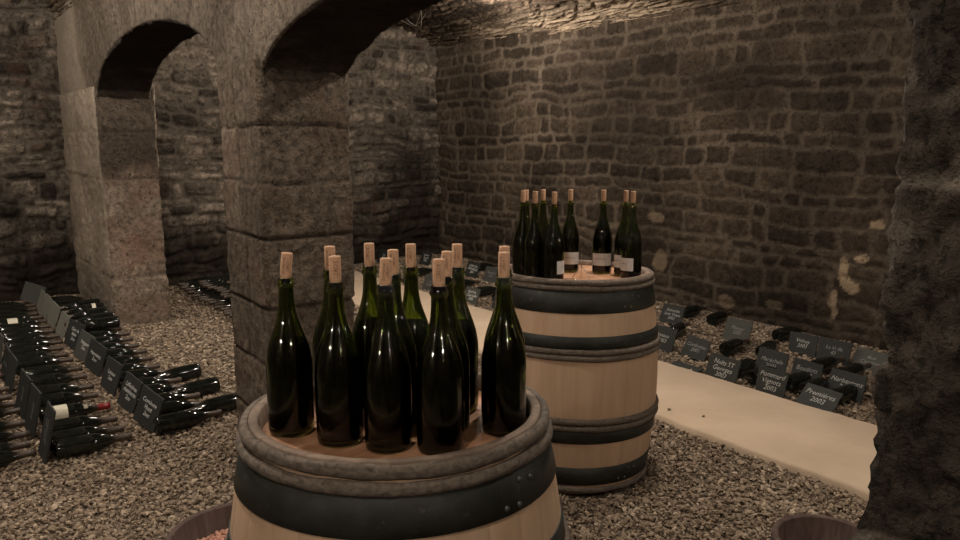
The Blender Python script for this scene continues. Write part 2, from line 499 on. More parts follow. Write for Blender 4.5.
def arch_z(Y):
    """intrados height for the two openings; flat at the springing over pillars"""
    z = np.full(Y.shape, 1.57)
    a, c = 1.172, 1.638
    m = np.abs(Y - c) < a; z = np.where(m, 1.57 + .265 * np.sqrt(np.clip(1 - ((Y - c) / a) ** 2, 0, 1)), z)
    a, c = 1.315, 4.565
    m = np.abs(Y - c) < a; z = np.where(m, 1.60 + .375 * np.sqrt(np.clip(1 - ((Y - c) / a) ** 2, 0, 1)), z)
    return z
def arcade():
    Ys = list(np.arange(-.35, .45, .02))
    for a, c in ((1.172, 1.638), (1.315, 4.565)):
        th = np.linspace(PI, 0, 170); Ys += list(c + a * np.cos(th) * .99999)
        if c < 2: Ys += list(np.arange(2.83, 3.24, .015))
    Ys += list(np.arange(5.9, 7.36, .02))
    Ys = np.unique(np.round(np.array(Ys), 5))
    zi = arch_z(Ys)
    eps = 1e-3
    dz = (arch_z(Ys + eps) - arch_z(Ys - eps)) / (2 * eps)
    dz = np.clip(dz, -6, 6)
    nface = 46; nsoff = 26; ztop = 2.62
    cols = []
    NXs, NYs, NZs, PX, PZ, QQ, KK = [], [], [], [], [], [], []
    n_y = -(-dz) / np.sqrt(1 + dz ** 2); n_z = -1 / np.sqrt(1 + dz ** 2)
    n_y = dz / np.sqrt(1 + dz ** 2)
    r = .012
    for i in range(nface):                       # face on the left bay, top to intrados
        t = i / nface
        PX.append(np.full(Ys.shape, XA)); PZ.append(ztop + (zi + r - ztop) * t)
        NXs.append(-np.ones_like(Ys)); NYs.append(0 * Ys); NZs.append(0 * Ys); KK.append(0)
    for i in range(3):
        a = (i + .5) / 3 * PI / 2
        PX.append(np.full(Ys.shape, XA + r - r * math.cos(a))); PZ.append(zi + r - r * math.sin(a))
        NXs.append(np.full(Ys.shape, -math.cos(a))); NYs.append(n_y * math.sin(a)); NZs.append(n_z * math.sin(a)); KK.append(1)
    for i in range(nsoff + 1):
        t = i / nsoff
        PX.append(np.full(Ys.shape, XA + r + (XB - XA - 2 * r) * t)); PZ.append(zi.copy())
        NXs.append(0 * Ys); NYs.append(n_y); NZs.append(n_z); KK.append(2)
    for i in range(3):
        a = (i + .5) / 3 * PI / 2
        PX.append(np.full(Ys.shape, XB - r + r * math.sin(a))); PZ.append(zi + r - r * math.cos(a))
        NXs.append(np.full(Ys.shape, math.sin(a))); NYs.append(n_y * math.cos(a)); NZs.append(n_z * math.cos(a)); KK.append(1)
    for i in range(24):
        t = (i + 1) / 24
        PX.append(np.full(Ys.shape, XB)); PZ.append(zi + r + (ztop - zi - r) * t)
        NXs.append(np.ones_like(Ys)); NYs.append(0 * Ys); NZs.append(0 * Ys); KK.append(3)
    PX = np.array(PX); PZ = np.array(PZ); NX = np.array(NXs); NY = np.array(NYs); NZ = np.array(NZs)
    Y = np.repeat(Ys[None], len(PX), 0)
    K = np.array(KK)[:, None] * np.ones_like(Y)
    cc = np.where(Y < 3.02, 1.638, 4.565)
    ang = np.arctan2(PZ - .9, Y - cc); rad = np.hypot(PZ - .9, Y - cc)
    streak = vnoise(ang * 22, rad * 3, 91) * .5 + vnoise(ang * 45, rad * 6, 93) * .5
    face = (K != 2)
    h = np.where(face, .007 * streak + .006 * fbm(Y * 12, PZ * 12, 95, 3), .016 * fbm(ang * 9, PX * 8, 97, 4) + .012 * np.abs(vnoise(PX * 5, ang * 26, 99)))
    # voussoir joints on the face near the intrados, radial
    vj = np.abs(((ang * 5.2) % 1) - .5)
    jt = sstep(.49, .47, vj)
    jr = sstep(.42, .36, PZ - arch_z(Y)); jm = 1 - (1 - jt) * jr * face
    h = h - (1 - jm) * .004
    tint = .5 + .5 * vnoise(np.floor(ang * 5.2 + .5) * 7.7, PZ * 0 + 3, 12)
    tint = np.where(K == 2, .5 * tint * .5, tint)  # soffit tint lowered too, as part of its painted shade
    P = np.stack([PX + NX * h, Y + NY * h, PZ + NZ * h], -1).reshape(-1, 3)
    F = grid_faces(len(PX), len(Ys))
    soffit_shade = np.where(K == 2, .93 * sstep(1.50, 1.70, PZ) * (1 - .25 * np.clip(fbm(PX * 7, Y * 7, 66, 3) + .2, 0, 1)), 0)  # shade under the arches, painted into the soffit colour
    me = mesh_np('wall_arcade', P, F[:, ::-1], True, dict(stone=jm, tint=tint, pale=np.where(K == 0, .85 * sstep(6.0, 6.5, Y + .25 * fbm(Y * 6, PZ * 5, 72, 3) - .25 * (PZ - 1.7)), 0), darkening=soffit_shade))
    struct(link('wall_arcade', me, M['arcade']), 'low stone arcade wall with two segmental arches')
arcade()

# concrete path along the long wall
def path():
    ys = np.arange(-1.3, 7.3, .03); prof = [(2.80, -.03), (2.80, .022), (2.815, .030), (3.17, .032), (3.52, .030), (3.535, .022), (3.535, -.03)]
    V = []
    for i, (x, z) in enumerate(prof):
        w = (.016 * fbm(ys * 3, ys * 0 + i // 4 * 9, 41 + (i > 3), 3) + .006 * vnoise(ys * 22, ys * 0, 47 + (i > 3))) * (0 if i == 3 else 1)
        V.append(np.stack([x + w, ys, np.full(ys.shape, z) + (.002 * vnoise(ys * 3, ys * 0 + i, 49) if z > 0 else 0)], -1))
    V = np.array(V)
    me = mesh_np('floor', V.reshape(-1, 3), grid_faces(len(prof), len(ys)), True)
    struct(link('floor_path', me, M['concrete']), 'smooth pale concrete path between the gravel and the slate beds')
path()

# ------------------------------------------------------------------ gravel: real pebbles where they can be seen
def icosa():
    p = (1 + 5 ** .5) / 2
    v = np.array([(-1, p, 0), (1, p, 0), (-1, -p, 0), (1, -p, 0), (0, -1, p), (0, 1, p), (0, -1, -p), (0, 1, -p), (p, 0, -1), (p, 0, 1), (-p, 0, -1), (-p, 0, 1)], float)
    v /= np.linalg.norm(v[0])
    f = np.array([(0, 11, 5), (0, 5, 1), (0, 1, 7), (0, 7, 10), (0, 10, 11), (1, 5, 9), (5, 11, 4), (11, 10, 2), (10, 7, 6), (7, 1, 8), (3, 9, 4), (3, 4, 2), (3, 2, 6), (3, 6, 8), (3, 8, 9), (4, 9, 5), (2, 4, 11), (6, 2, 10), (8, 6, 7), (9, 8, 1)])
    return v, f
B1 = (.707, 1.205); B2 = (2.12, 2.17)
def pebbles():
    n0 = 520000
    x = rng.uniform(-.9, 4.84, n0); y = rng.uniform(.6, 7.20, n0)
    d = np.stack([x, y, 0 * x - CAMH], -1)
    zc = d @ FW; px = 480 + 750 * (d @ RT) / zc; py = 270 - 750 * (d @ UP) / zc
    keep = (zc > .3) & (px > -60) & (px < 1010) & (py < 590) & (py > 150)
    dist = np.hypot(x, y)
    dens = 6200 * np.clip(2.9 / dist, 0, 1) ** 1.35
    keep &= rng.random(n0) < dens * (5.78 * 6.65) / n0
    keep &= ~((x > 2.84) & (x < 3.50))
    keep &= (np.hypot(x - B1[0], y - B1[1]) > .325) & (np.hypot(x - B2[0], y - B2[1]) > .325)
    keep &= (np.hypot(x - .66, y - 2.09) > .20) & (np.hypot(x - 2.10, y - 1.035) > .168)
    keep &= ~((x > XA - .05) & (x < XB + .07) & ((y < .53) | ((y > 2.775) & (y < 3.285)) | (y > 5.80)))
    strip = rng.random(n0)
    x, y, dist = x[keep], y[keep], dist[keep]; n = len(x)
    v, f = icosa()
    size = rng.lognormal(math.log(.0068), .32, n) * (1 + .10 * np.clip(dist - 3, 0, 4))
    S = np.stack([rng.uniform(.9, 1.5, n), rng.uniform(.7, 1.05, n), rng.uniform(.42, .75, n)], -1) * size[:, None]
    a = rng.uniform(0, 2 * PI, n); b = rng.normal(0, .45, n); c = rng.normal(0, .45, n)
    def R(ax, t):
        c_, s_ = np.cos(t), np.sin(t); o, z = np.ones(n), np.zeros(n)
        m = {'z': [c_, -s_, z, s_, c_, z, z, z, o], 'x': [o, z, z, z, c_, -s_, z, s_, c_], 'y': [c_, z, s_, z, o, z, -s_, z, c_]}[ax]
        return np.stack(m, -1).reshape(n, 3, 3)
    Rm = R('z', a) @ R('x', b) @ R('y', c)
    P = v[None] * (1 + .22 * rng.normal(0, 1, (n, 12, 1))).clip(.6, 1.4) * S[:, None]
    P = np.einsum('nij,nkj->nki', Rm, P)
    z = floor_z(x, y) + rng.uniform(-.002, .008, n)
    P += np.stack([x, y, z], -1)[:, None]
    F = (f[None] + (np.arange(n) * 12)[:, None, None]).reshape(-1, 3)
    t = np.clip(rng.normal(.5, .24, n), 0, 1) ** 1.15
    me = mesh_np('gravel', P.reshape(-1, 3), F, False, dict(tint=np.repeat(t, 12)))
    tag(link('gravel', me, M['pebble']), 'loose tan crushed gravel covering the cellar floor', 'gravel', kind='stuff')
    print('pebbles', n)
pebbles()

# a few loose stones lying on the concrete path
def stray():
    v, f = icosa()
    for i, (x, y, s) in enumerate(((2.93, 2.42, .009), (2.90, 2.28, .008), (2.96, 2.12, .007))):
        P = v * (1 + .15 * rng.normal(0, 1, (12, 1))) * np.array([s * 1.4, s, s * .6])
        me = mesh_np('pebble', P, f, False, dict(tint=np.full(12, .1)))
        o = link('pebble', me, M['pebble']); o.location = (x, y, .032 + s * .5)
        tag(o, 'small dark pebble stray on the pale concrete path', 'pebble', 'stray pebbles on the concrete path')
stray()

# ------------------------------------------------------------------ lathe
def lathe(prof, seg=32, cap0=False, cap1=False):
    prof = np.array(prof, float); n = len(prof)
    t = np.linspace(0, 2 * PI, seg, endpoint=False)
    V = np.stack([np.cos(t)[:, None] * prof[None, :, 0], np.sin(t)[:, None] * prof[None, :, 0], np.repeat(prof[None, :, 1], seg, 0)], -1)
    return V, grid_faces(seg, n, True)
def lathe_mesh(name, prof, seg=32, attrs=None):
    V, F = lathe(prof, seg)
    me = mesh_np(name, V.reshape(-1, 3), F, True, attrs)
    bm = bmesh.new(); bm.from_mesh(me)
    bmesh.ops.remove_doubles(bm, verts=bm.verts, dist=1e-6)
    bmesh.ops.recalc_face_normals(bm, faces=bm.faces)
    bm.to_mesh(me); bm.free()
    me.polygons.foreach_set('use_smooth', np.full(len(me.polygons), True))
    return me

BP = [(0, .010), (.020, .007), (.034, .001), (.0385, .000), (.0415, .004), (.0425, .012), (.0428, .06), (.0428, .128), (.0424, .143), (.0410, .156), (.0383, .170), (.0345, .184),
      (.0298, .198), (.0250, .212), (.0208, .225), (.0176, .238), (.0156, .251), (.0146, .265), (.0141, .278), (.0139, .2885), (.0142, .2895), (.0164, .2905), (.0167, .2960), (.0162, .2975), (.0146, .2985), (.0144, .306), (.0136, .3075)]
def inner(prof, t):
    out = []
    for r, z in prof:
        out.append((max(r - t, 0), z))
    return out
glass_prof = BP + [(.0095, .3075), (.0095, .285), (.0105, .268), (.0118, .252), (.0145, .236), (.0180, .222), (.0225, .210), (.0272, .196), (.0318, .182), (.0355, .168), (.0385, .154), (.0402, .140), (.0405, .012), (.034, .006), (.02, .011), (0, .014)]
wine_prof = [(0, .0145), (.02, .0115), (.0338, .0065), (.0400, .013), (.0400, .140), (.0382, .154), (.0352, .168), (.0315, .182), (.0292, .1885), (0, .1885)]
ZK = .965
def zscale(prof): return [(r, z * ZK) for r, z in prof]
ME = {}
ME['glass'] = lathe_mesh('bottle_glass', zscale(glass_prof), 40); ME['glass'].materials.append(M['glass'])
ME['wine'] = lathe_mesh('wine', zscale(wine_prof), 32); ME['wine'].materials.append(M['wine'])
ME['cork'] = lathe_mesh('cork', [(0, -.010), (.0085, -.010), (.0088, .000), (.0104, .003), (.0106, .010), (.0105, .044), (.0100, .0465), (0, .047)], 24); ME['cork'].materials.append(M['cork'])
ME['lying'] = lathe_mesh('cellar_bottle', BP + [(0, .3075)], 24); ME['lying'].materials.append(M['cellar'])

# text turned to mesh
_tc = {}
def text_mesh(s, size, align='CENTER', shear=0.):
    key = (s, size, align, shear)
    if key in _tc: return _tc[key]
    cu = bpy.data.curves.new('writing', 'FONT'); cu.body = s; cu.size = size; cu.align_x = align; cu.align_y = 'CENTER'
    cu.shear = shear; cu.extrude = 0; cu.resolution_u = 2; cu.space_line = .95
    o = bpy.data.objects.new('writing_tmp', cu); C.objects.link(o)
    dg = bpy.context.evaluated_depsgraph_get()
    me = bpy.data.meshes.new_from_object(o.evaluated_get(dg))
    bpy.data.objects.remove(o); bpy.data.curves.remove(cu)
    _tc[key] = me
    return me

def wrap_mesh(me, r, z0, rot=0.):
    """wrap flat text (x right, y up) round a cylinder, facing -Y; rot turns it in its plane first"""
    m = me.copy()
    n = len(m.vertices); co = np.empty(n * 3, np.float32); m.vertices.foreach_get('co', co); co = co.reshape(-1, 3)
    c, s = math.cos(rot), math.sin(rot)
    x = co[:, 0] * c - co[:, 1] * s; y = co[:, 0] * s + co[:, 1] * c
    a = x / r
    P = np.stack([r * np.sin(a), -r * np.cos(a), z0 + y], -1)
    m.vertices.foreach_set('co', P.astype(np.float32).ravel()); m.update()
    return m

def cork_print(s, size):
    me = wrap_mesh(text_mesh(s, size), .01075, .024, PI / 2)
    me.materials.clear(); me.materials.append(M['corkink']); return me
ME['ink1'] = cork_print('LEROY', .0105)
ME['ink2'] = cork_print('DOMAINE\nLEROY', .0068)

def label_mesh(r, z0, z1, half):
    a = np.linspace(-half, half, 24)
    V = []; 
    for z in (z0, z1):
        for t in a: V.append((r * math.sin(t), -r * math.cos(t), z))
    V = np.array(V); n = len(a)
    F = np.array([(i, i + 1, n + i + 1, n + i) for i in range(n - 1)])
    V2 = V * np.array([1 - .0004 / r, 1 - .0004 / r, 1]); F2 = F[:, ::-1] + len(V)
    me = mesh_np('label', np.vstack([V, V2]), np.vstack([F, F2]), True); me.materials.append(M['paper']); return me
ME['label'] = label_mesh(.0434, .034, .084, 1.15)
ME['labelprint'] = wrap_mesh(text_mesh('Savigny-les-Beaune', .0075), .0437, .062); ME['labelprint'].materials.clear(); ME['labelprint'].materials.append(M['print'])

def make_standing(loc, rotz, label, group, cork_tilt=(0, 0), ink='ink1', with_label=False, cork_lift=0.):
    t = thing('wine_bottle', label, 'bottle', loc, rotz, group)
    link('glass', ME['glass'], None, t)
    link('wine', ME['wine'], None, t)
    c = link('cork', ME['cork'], None, t); c.location = (0, 0, .3075 * ZK + cork_lift); c.rotation_euler = (cork_tilt[0], cork_tilt[1], 0)
    if ink:
        k = link('cork_print', ME[ink], None, c)
    if with_label:
        l = link('paper_label', ME['label'], None, t); l['label'] = 'white paper label'
        link('label_print', ME['labelprint'], None, l)
    return t

HZ1 = .817; HZ2 = .819
LEAN1, LEAN2 = .026, .034                 # both barrels settle back a little in the loose gravel
def lean_matrix(b, th):
    a = math.atan2(b[0], b[1])
    return Matrix.Translation((b[0], b[1], 0)) @ Matrix.Rotation(-th, 4, Vector((math.cos(a), -math.sin(a), 0))) @ Matrix.Translation((-b[0], -b[1], 0))
LM1 = lean_matrix(B1, LEAN1); LM2 = lean_matrix(B2, LEAN2)
def on_barrel(o, LMx):
    loc = Vector(o.location); rz = o.rotation_euler[2]
    m = LMx @ Matrix.Translation(loc) @ Matrix.Rotation(rz, 4, 'Z')
    o.location = m.to_translation(); o.rotation_euler = m.to_euler()

facing = lambda x, y: -math.atan2(x, y)            # turns -Y of a bottle to the camera side
bot1 = [
 (.521, 1.286, (0, .10), 'ink2', 'uncorking-ready green bottle standing alone at the pillar side of the near barrel, cork leaning'),
 (.633, 1.330, (0, 0), 'ink2', 'green bottle second from the pillar side in the back rank of the near barrel'),
 (.573, 1.185, (0, 0), 'ink1', 'green bottle in the front rank of the near barrel, beside the one standing apart'),
 (.720, 1.328, (0, 0), 'ink1', 'green bottle at the very back of the near barrel, cork against the pale path'),
 (.629, 1.105, (0, .05), 'ink2', 'green bottle in the middle of the near barrel front rank, cork leaning slightly'),
 (.703, 1.203, (0, 0), 'ink2', 'green bottle at the centre of the near barrel, half hidden by front bottles'),
 (.781, 1.265, (0, 0), 'ink2', 'green bottle behind the centre of the near barrel, neck rising clear of its neighbours'),
 (.697, 1.038, (0, 0), 'ink1', 'green bottle closest to the rim of the near barrel, cork printed with dark capitals'),
 (.769, 1.120, (0, .04), 'ink2', 'green bottle just behind the frontmost bottle of the near barrel'),
 (.854, 1.205, (0, 0), 'ink2', 'green bottle at the back on the path side of the near barrel'),
 (.845, 1.042, (0, 0), 'ink2', 'green bottle standing alone on the near barrel, in front of the second barrel'),
 (.905, 1.115, (0, 0), 'ink2', 'green bottle hidden behind the solitary front bottle, only its cork showing'),
]
for i, (x, y, ct, ink, lb) in enumerate(bot1):
    lb = lb.replace('uncorking-ready ', '')
    on_barrel(make_standing((x, y, HZ1), facing(x, y) + rnd.uniform(-.35, .35), lb, 'corked bottles standing on the near barrel', ct, ink), LM1)

def at_depth(px, depth, z):          # a point at height z, at depth along the camera axis, below column px
    dz = z - CAMH
    h = np.array([FW[0], FW[1]]) / np.hypot(FW[0], FW[1])
    a = (depth + math.sin(_p) * dz) / math.cos(_p)
    b = (px - 480) / 750 * depth
    return a * h[0] + b * RT[0], a * h[1] + b * RT[1]
bot2 = [
 (519, 2.955, 0, 'plain green bottle at the corner-side edge of the far barrel'),
 (525, 3.06, 0, 'plain green bottle squeezed behind two others at the far barrel edge'),
 (528, 2.87, 0, 'plain green bottle in the tight trio at the far barrel edge, frontmost of the trio'),
 (542, 3.11, 0, 'plain green bottle at the back of the far barrel, behind a shorter looking one'),
 (549, 2.80, 1, 'green bottle at the front of the far barrel, label corner just showing'),
 (569.5, 3.12, 2, 'green bottle with a white label at the middle back of the far barrel'),
 (602.5, 3.08, 3, 'green bottle with a white label standing apart on the far barrel'),
 (625, 3.02, 4, 'green bottle with a label turned away, behind its twin on the far barrel'),
 (636, 2.92, 5, 'green bottle with a half visible label at the path-side edge of the far barrel'),
]
spots2 = np.array([at_depth(q[0], q[1], HZ2 + .1) for q in bot2])
for _ in range(200):                     # settle the bottles so that none touch and all stand inside the rim
    for i in range(len(spots2)):
        v = spots2[i] - np.array(B2); L = np.linalg.norm(v)
        if L > .2365: spots2[i] = np.array(B2) + v / L * .2365
        for j in range(i):
            d = spots2[i] - spots2[j]; L = np.linalg.norm(d)
            if L < .0822: m = d / L * (.0825 - L) / 2; spots2[i] += m; spots2[j] -= m
for (px, dp, lk, lb), (x, y) in zip(bot2, spots2):
    x, y = float(x), float(y)
    rz = facing(x, y) + {0: 0, 1: 1.5, 2: 0.05, 3: -.05, 4: -.9, 5: -.95}[lk]
    o2 = make_standing((x, y, HZ2), rz, lb, 'corked bottles standing on the far barrel', (0, 0), None, lk > 0)
    o2.scale = (.95, .95, 1.0); on_barrel(o2, LM2)

# bent wire stand and small glass saucer on the far barrel
def tube_path(pts, r, seg=6):
    pts = [Vector(p) for p in pts]; V = []; F = []
    for i, p in enumerate(pts):
        d = (pts[min(i + 1, len(pts) - 1)] - pts[max(i - 1, 0)]).normalized()
        a = d.orthogonal().normalized(); b = d.cross(a)
        for k in range(seg):
            t = 2 * PI * k / seg; V.append(p + r * (math.cos(t) * a + math.sin(t) * b))
    for i in range(len(pts) - 1):
        for k in range(seg):
            k2 = (k + 1) % seg; F.append((i * seg + k, i * seg + k2, (i + 1) * seg + k2, (i + 1) * seg + k))
    return np.array([tuple(v) for v in V]), np.array(F)
sx, sy = at_depth(581, 2.93, HZ2)
st = thing('wire_stand', 'little splayed steel wire stand between the labelled bottles on the far barrel', 'stand', (sx, sy, HZ2), facing(sx, sy))
for (a, b) in (((0, 0, .052), (-.036, -.012, .001)), ((0, 0, .052), (.036, -.012, .001)), ((0, 0, .052), (0, .034, .001))):
    V, F = tube_path([a, (a[0] * .4 + b[0] * .6, a[1] * .4 + b[1] * .6, a[2] * .45 + b[2] * .5), b], .0012)
    link('leg', mesh_np('leg', V, F, True), M['wire'], st)
V, F = tube_path([(0, 0, .05), (.001, 0, .085), (0, 0, .12)], .0012); link('post', mesh_np('post', V, F, True), M['wire'], st); on_barrel(st, LM2)
gx, gy = at_depth(570, 2.83, HZ2)
dish = lathe_mesh('saucer', [(0, .001), (.018, .001), (.026, .006), (.028, .011), (.0268, .011), (.024, .007), (.017, .004), (0, .004)], 32)
gm, gnt, gbs = newmat('clear_glass'); gbs.inputs['Transmission Weight'].default_value = 1; gbs.inputs['Roughness'].default_value = .02; gbs.inputs['Base Color'].default_value = (.95, .95, .93, 1)
o = link('saucer', dish, gm); o.location = (gx, gy, HZ2 + .0005); on_barrel(o, LM2)
tag(o, 'small clear glass saucer lying on the far barrel head', 'saucer')

# ------------------------------------------------------------------ barrels
def barrel(loc, rotz, label, nst, seed, hoops, R0=.302, RM=.345, Hb=.85, headz=.815, lean=None):
    r = np.random.default_rng(seed)
    t = thing('oak_barrel', label, 'barrel', loc, rotz, 'oak barrels used as bottle stands')
    rad = lambda z: R0 + (RM - R0) * (1 - ((z - Hb / 2) / (Hb / 2)) ** 2)
    zs = np.linspace(0, Hb, 46)
    # staves: one surface with fine grooves, tint by stave
    ang = np.cumsum(r.uniform(.7, 1.3, nst)); ang = np.concatenate([[0], ang]) / ang[-1] * 2 * PI
    th = []; tn = []; gr = []
    for i in range(nst):
        a, b = ang[i], ang[i + 1]; m = r.random()
        for q, g in ((.0, 1), (.03, 0), (.25, 0), (.5, 0), (.75, 0), (.97, 0)):
            th.append(a + (b - a) * q); tn.append(m); gr.append(g)
    th = np.array(th); tn = np.array(tn); gr = np.array(gr)
    rows = []
    prof = [(rad(z) - 0, z) for z in zs]
    prof[0] = (prof[0][0] - .006, 0); prof[-1] = (prof[-1][0] - .006, Hb)
    prof = prof[:-1] + [(R0 - .012, Hb - .004)]
    prof = np.array(prof)
    n = len(prof)
    Rr = prof[None, :, 0] - gr[:, None] * .0009
    V = np.stack([np.cos(th)[:, None] * Rr, np.sin(th)[:, None] * Rr, np.repeat(prof[None, :, 1], len(th), 0)], -1)
    me = mesh_np('staves', V.reshape(-1, 3), grid_faces(len(th), n, True), False, dict(tint=np.repeat(tn, n)))
    me.polygons.foreach_set('use_smooth', np.full(len(me.polygons), True))
    link('staves', me, M['oak'], t)
    cp = [(R0 - .001, Hb - .010), (R0 - .0015, Hb - .001), (R0 - .004, Hb + .001), (R0 - .017, Hb + .0005), (R0 - .020, Hb - .003), (R0 - .0225, headz + .004), (R0 - .0225, headz - .02)]
    cp = np.array(cp); n = len(cp); Rr = cp[None, :, 0] - gr[:, None] * .0006
    V = np.stack([np.cos(th)[:, None] * Rr, np.sin(th)[:, None] * Rr, np.repeat(cp[None, :, 1], len(th), 0)], -1)
    ch = link('chime', mesh_np('chime', V.reshape(-1, 3), grid_faces(len(th), n, True), True, dict(tint=np.repeat(tn, n))), M['chime'], t)
    ch['label'] = 'weathered grey-brown stave ends'
    # head: boards with thin gaps, clipped to the circle
    hr = R0 - .0235; bm = bmesh.new(); lay = bm.verts.layers.float.new('tint')
    xb = -hr
    while xb < hr - .005:
        w = r.uniform(.06, .10); xe = min(xb + w, hr - .0005) if hr - (xb + w) > .02 else hr - .0005
        tv = r.random(); ptsx = np.linspace(xb + .0008, xe - .0008, 7)
        top = [(x, math.sqrt(max(hr * hr - x * x, 1e-6))) for x in ptsx]; bot = [(x, -y) for x, y in reversed(top)]
        dz = r.uniform(-.001, .001)
        ring = top + bot
        a = [bm.verts.new((x, y, headz + dz)) for x, y in ring]; b = [bm.verts.new((x, y, headz - .018)) for x, y in ring]
        for v_ in a + b: v_[lay] = tv
        bm.faces.new(a)
        bm.faces.new(list(reversed(b)))
        for i in range(len(ring)): bm.faces.new((a[i], b[i], b[(i + 1) % len(ring)], a[(i + 1) % len(ring)]))
        xb = xe
    bmesh.ops.recalc_face_normals(bm, faces=bm.faces)
    me = bpy.data.meshes.new('head'); bm.to_mesh(me); bm.free()
    hd = link('head', me, M['head'], t); hd['label'] = 'reddish stained boards of the barrel head'
    hd.rotation_euler = (0, 0, r.uniform(.5, 1.2))
    for (kind, z0, z1) in hoops:
        if kind == 'iron':
            pr_ = [(rad(z0) + .0005, z0), (rad(z0) + .0035, z0 + .001), (rad((z0 + z1) / 2) + .0036, (z0 + z1) / 2), (rad(z1) + .0035, z1 - .001), (rad(z1) + .0005, z1), (rad(z1) - .004, z1), (rad((z0 + z1) / 2) - .004, (z0 + z1) / 2), (rad(z0) - .004, z0), (rad(z0) + .0005, z0)]
            h = link('iron_hoop', lathe_mesh('iron_hoop', pr_, 96), M['iron'], t)
            zc = (z0 + z1) / 2
            if z1 - z0 > .05:
                for (da, dz_) in ((0, -.020), (.13, .018), (.10, -.022), (.235, .012)):
                    a = -PI / 2 + .62 + da - 0
                    q = bmesh.new(); bmesh.ops.create_uvsphere(q, u_segments=10, v_segments=6, radius=.0055)
                    rm = bpy.data.meshes.new('rivet'); q.to_mesh(rm); q.free()
                    rv = link('rivet', rm, M['rivet'], h); rr_ = rad(zc + dz_) + .0035
                    rv.location = (rr_ * math.cos(a), rr_ * math.sin(a), zc + dz_); rv.scale = (1, 1, 1)
                    rv['label'] = 'round grey rivet'
        else:
            # a split chestnut rod bound round the barrel, uneven in section
            zc = (z0 + z1) / 2; hh = (z1 - z0) / 2; na, nb = 120, 10
            A, Bq = np.meshgrid(np.linspace(0, 2 * PI, na, endpoint=False), np.linspace(0, 2 * PI, nb, endpoint=False), indexing='ij')
            wob = 1 + .10 * vnoise(np.cos(A) * 5 + 9, np.sin(A) * 5 + z0 * 40, seed) + .06 * vnoise(np.cos(A) * 22, np.sin(A) * 22 + Bq, seed + 3)
            rr_ = rad(zc) + .003 + np.cos(Bq) * .0105 * wob
            zz = zc + np.sin(Bq) * hh * wob + .002 * vnoise(np.cos(A) * 3, np.sin(A) * 3, seed + 5)
            V = np.stack([rr_ * np.cos(A), rr_ * np.sin(A), zz], -1).reshape(-1, 3)
            I, J = np.meshgrid(np.arange(na), np.arange(nb), indexing='ij')
            F = np.stack([I * nb + J, ((I + 1) % na) * nb + J, ((I + 1) % na) * nb + (J + 1) % nb, I * nb + (J + 1) % nb], -1).reshape(-1, 4)
            tn_ = .5 + .5 * vnoise(np.cos(A) * 4, np.sin(A) * 4, seed + 7)
            link('wooden_hoop', mesh_np('wooden_hoop', V, F, True, dict(tint=tn_.ravel())), M['chestnut'], t)
    return t
H1 = [('wood', .825, .851), ('wood', .799, .824), ('iron', .733, .801), ('iron', .60, .645), ('wood', .572, .600), ('wood', .545, .571),
      ('wood', .279, .305), ('wood', .250, .278), ('iron', .205, .250), ('iron', .045, .125), ('wood', .005, .035)]
H2 = [('wood', .817, .838), ('wood', .796, .816), ('iron', .715, .798), ('iron', .582, .630), ('wood', .560, .582), ('wood', .537, .559),
      ('wood', .290, .315), ('wood', .264, .289), ('iron', .215, .264), ('iron', .040, .115), ('wood', .008, .034)]
on_barrel(barrel((B1[0], B1[1], .0), facing(*B1), 'pale oak barrel closest to the camera, carrying twelve corked bottles', 30, 3, H1, R0=.283, RM=.338, Hb=.851, headz=HZ1 - .001), LM1)
on_barrel(barrel((B2[0], B2[1], .0), facing(*B2), 'pale oak barrel by the concrete path, carrying nine bottles, some labelled', 28, 9, H2, Hb=.838, headz=HZ2 - .001), LM2)

# ------------------------------------------------------------------ low wooden tubs
def tub(loc, label, R, H, fillz, fillmat, seed):
    t = thing('wooden_tub', label, 'tub', loc, .3)
    prof = [(R * .90, 0), (R, H), (R - .002, H + .003), (R - .018, H + .003), (R - .020, H), (R * .9 - .018, .02), (0, .02)]
    V, F = lathe(prof, 48); tn = np.repeat(np.random.default_rng(seed).random(16), 3)
    me = mesh_np('tub_staves', V.reshape(-1, 3), F, True, dict(tint=np.repeat(tn, len(prof))))
    link('tub_staves', me, M['tubwood'], t)
    hz = H * .80
    rz = lambda z: R * .9 + R * .1 * z / H
    pr_ = [(rz(hz - .02) - .001, hz - .02), (rz(hz) + .003, hz - .02), (rz(hz) + .004, hz + .02), (rz(hz) - .002, hz + .02)]
    link('iron_hoop', lathe_mesh('iron_hoop', pr_, 64), M['iron'], t)
    v, f = icosa(); r = np.random.default_rng(seed + 1); k = 800
    a = r.uniform(0, 2 * PI, k); q = np.sqrt(r.random(k)) * (rz(fillz) - .028)
    s = r.uniform(.005, .010, k)
    P = v[None] * (1 + .2 * r.normal(0, 1, (k, 12, 1))).clip(.6, 1.4) * s[:, None, None]
    P += np.stack([q * np.cos(a), q * np.sin(a), fillz + .02 * (1 - (q / R) ** 2) + r.uniform(-.008, .006, k)], -1)[:, None]
    F = (f[None] + (np.arange(k) * 12)[:, None, None]).reshape(-1, 3)
    me = mesh_np('tub_filling', P.reshape(-1, 3), F, False)
    fl = link('tub_filling', me, fillmat, t); fl['label'] = 'pinkish loose filling'; fl['kind'] = 'stuff'
    d = lathe_mesh('filling_bed', [(0, fillz), (rz(fillz) - .021, fillz - .004), (rz(fillz) - .021, fillz - .03), (0, fillz - .03)], 32)
    link('filling_bed', d, fillmat, t)
tub((.66, 2.09, 0), 'dark stained wooden tub of pink filling tucked against the near barrel', .197, .21, .13, M['pulp'], 5)
tub((2.10, 1.035, 0), 'dark wooden tub on the gravel beside the rough stone pillar', .162, .17, .07, M['pulp'], 6)

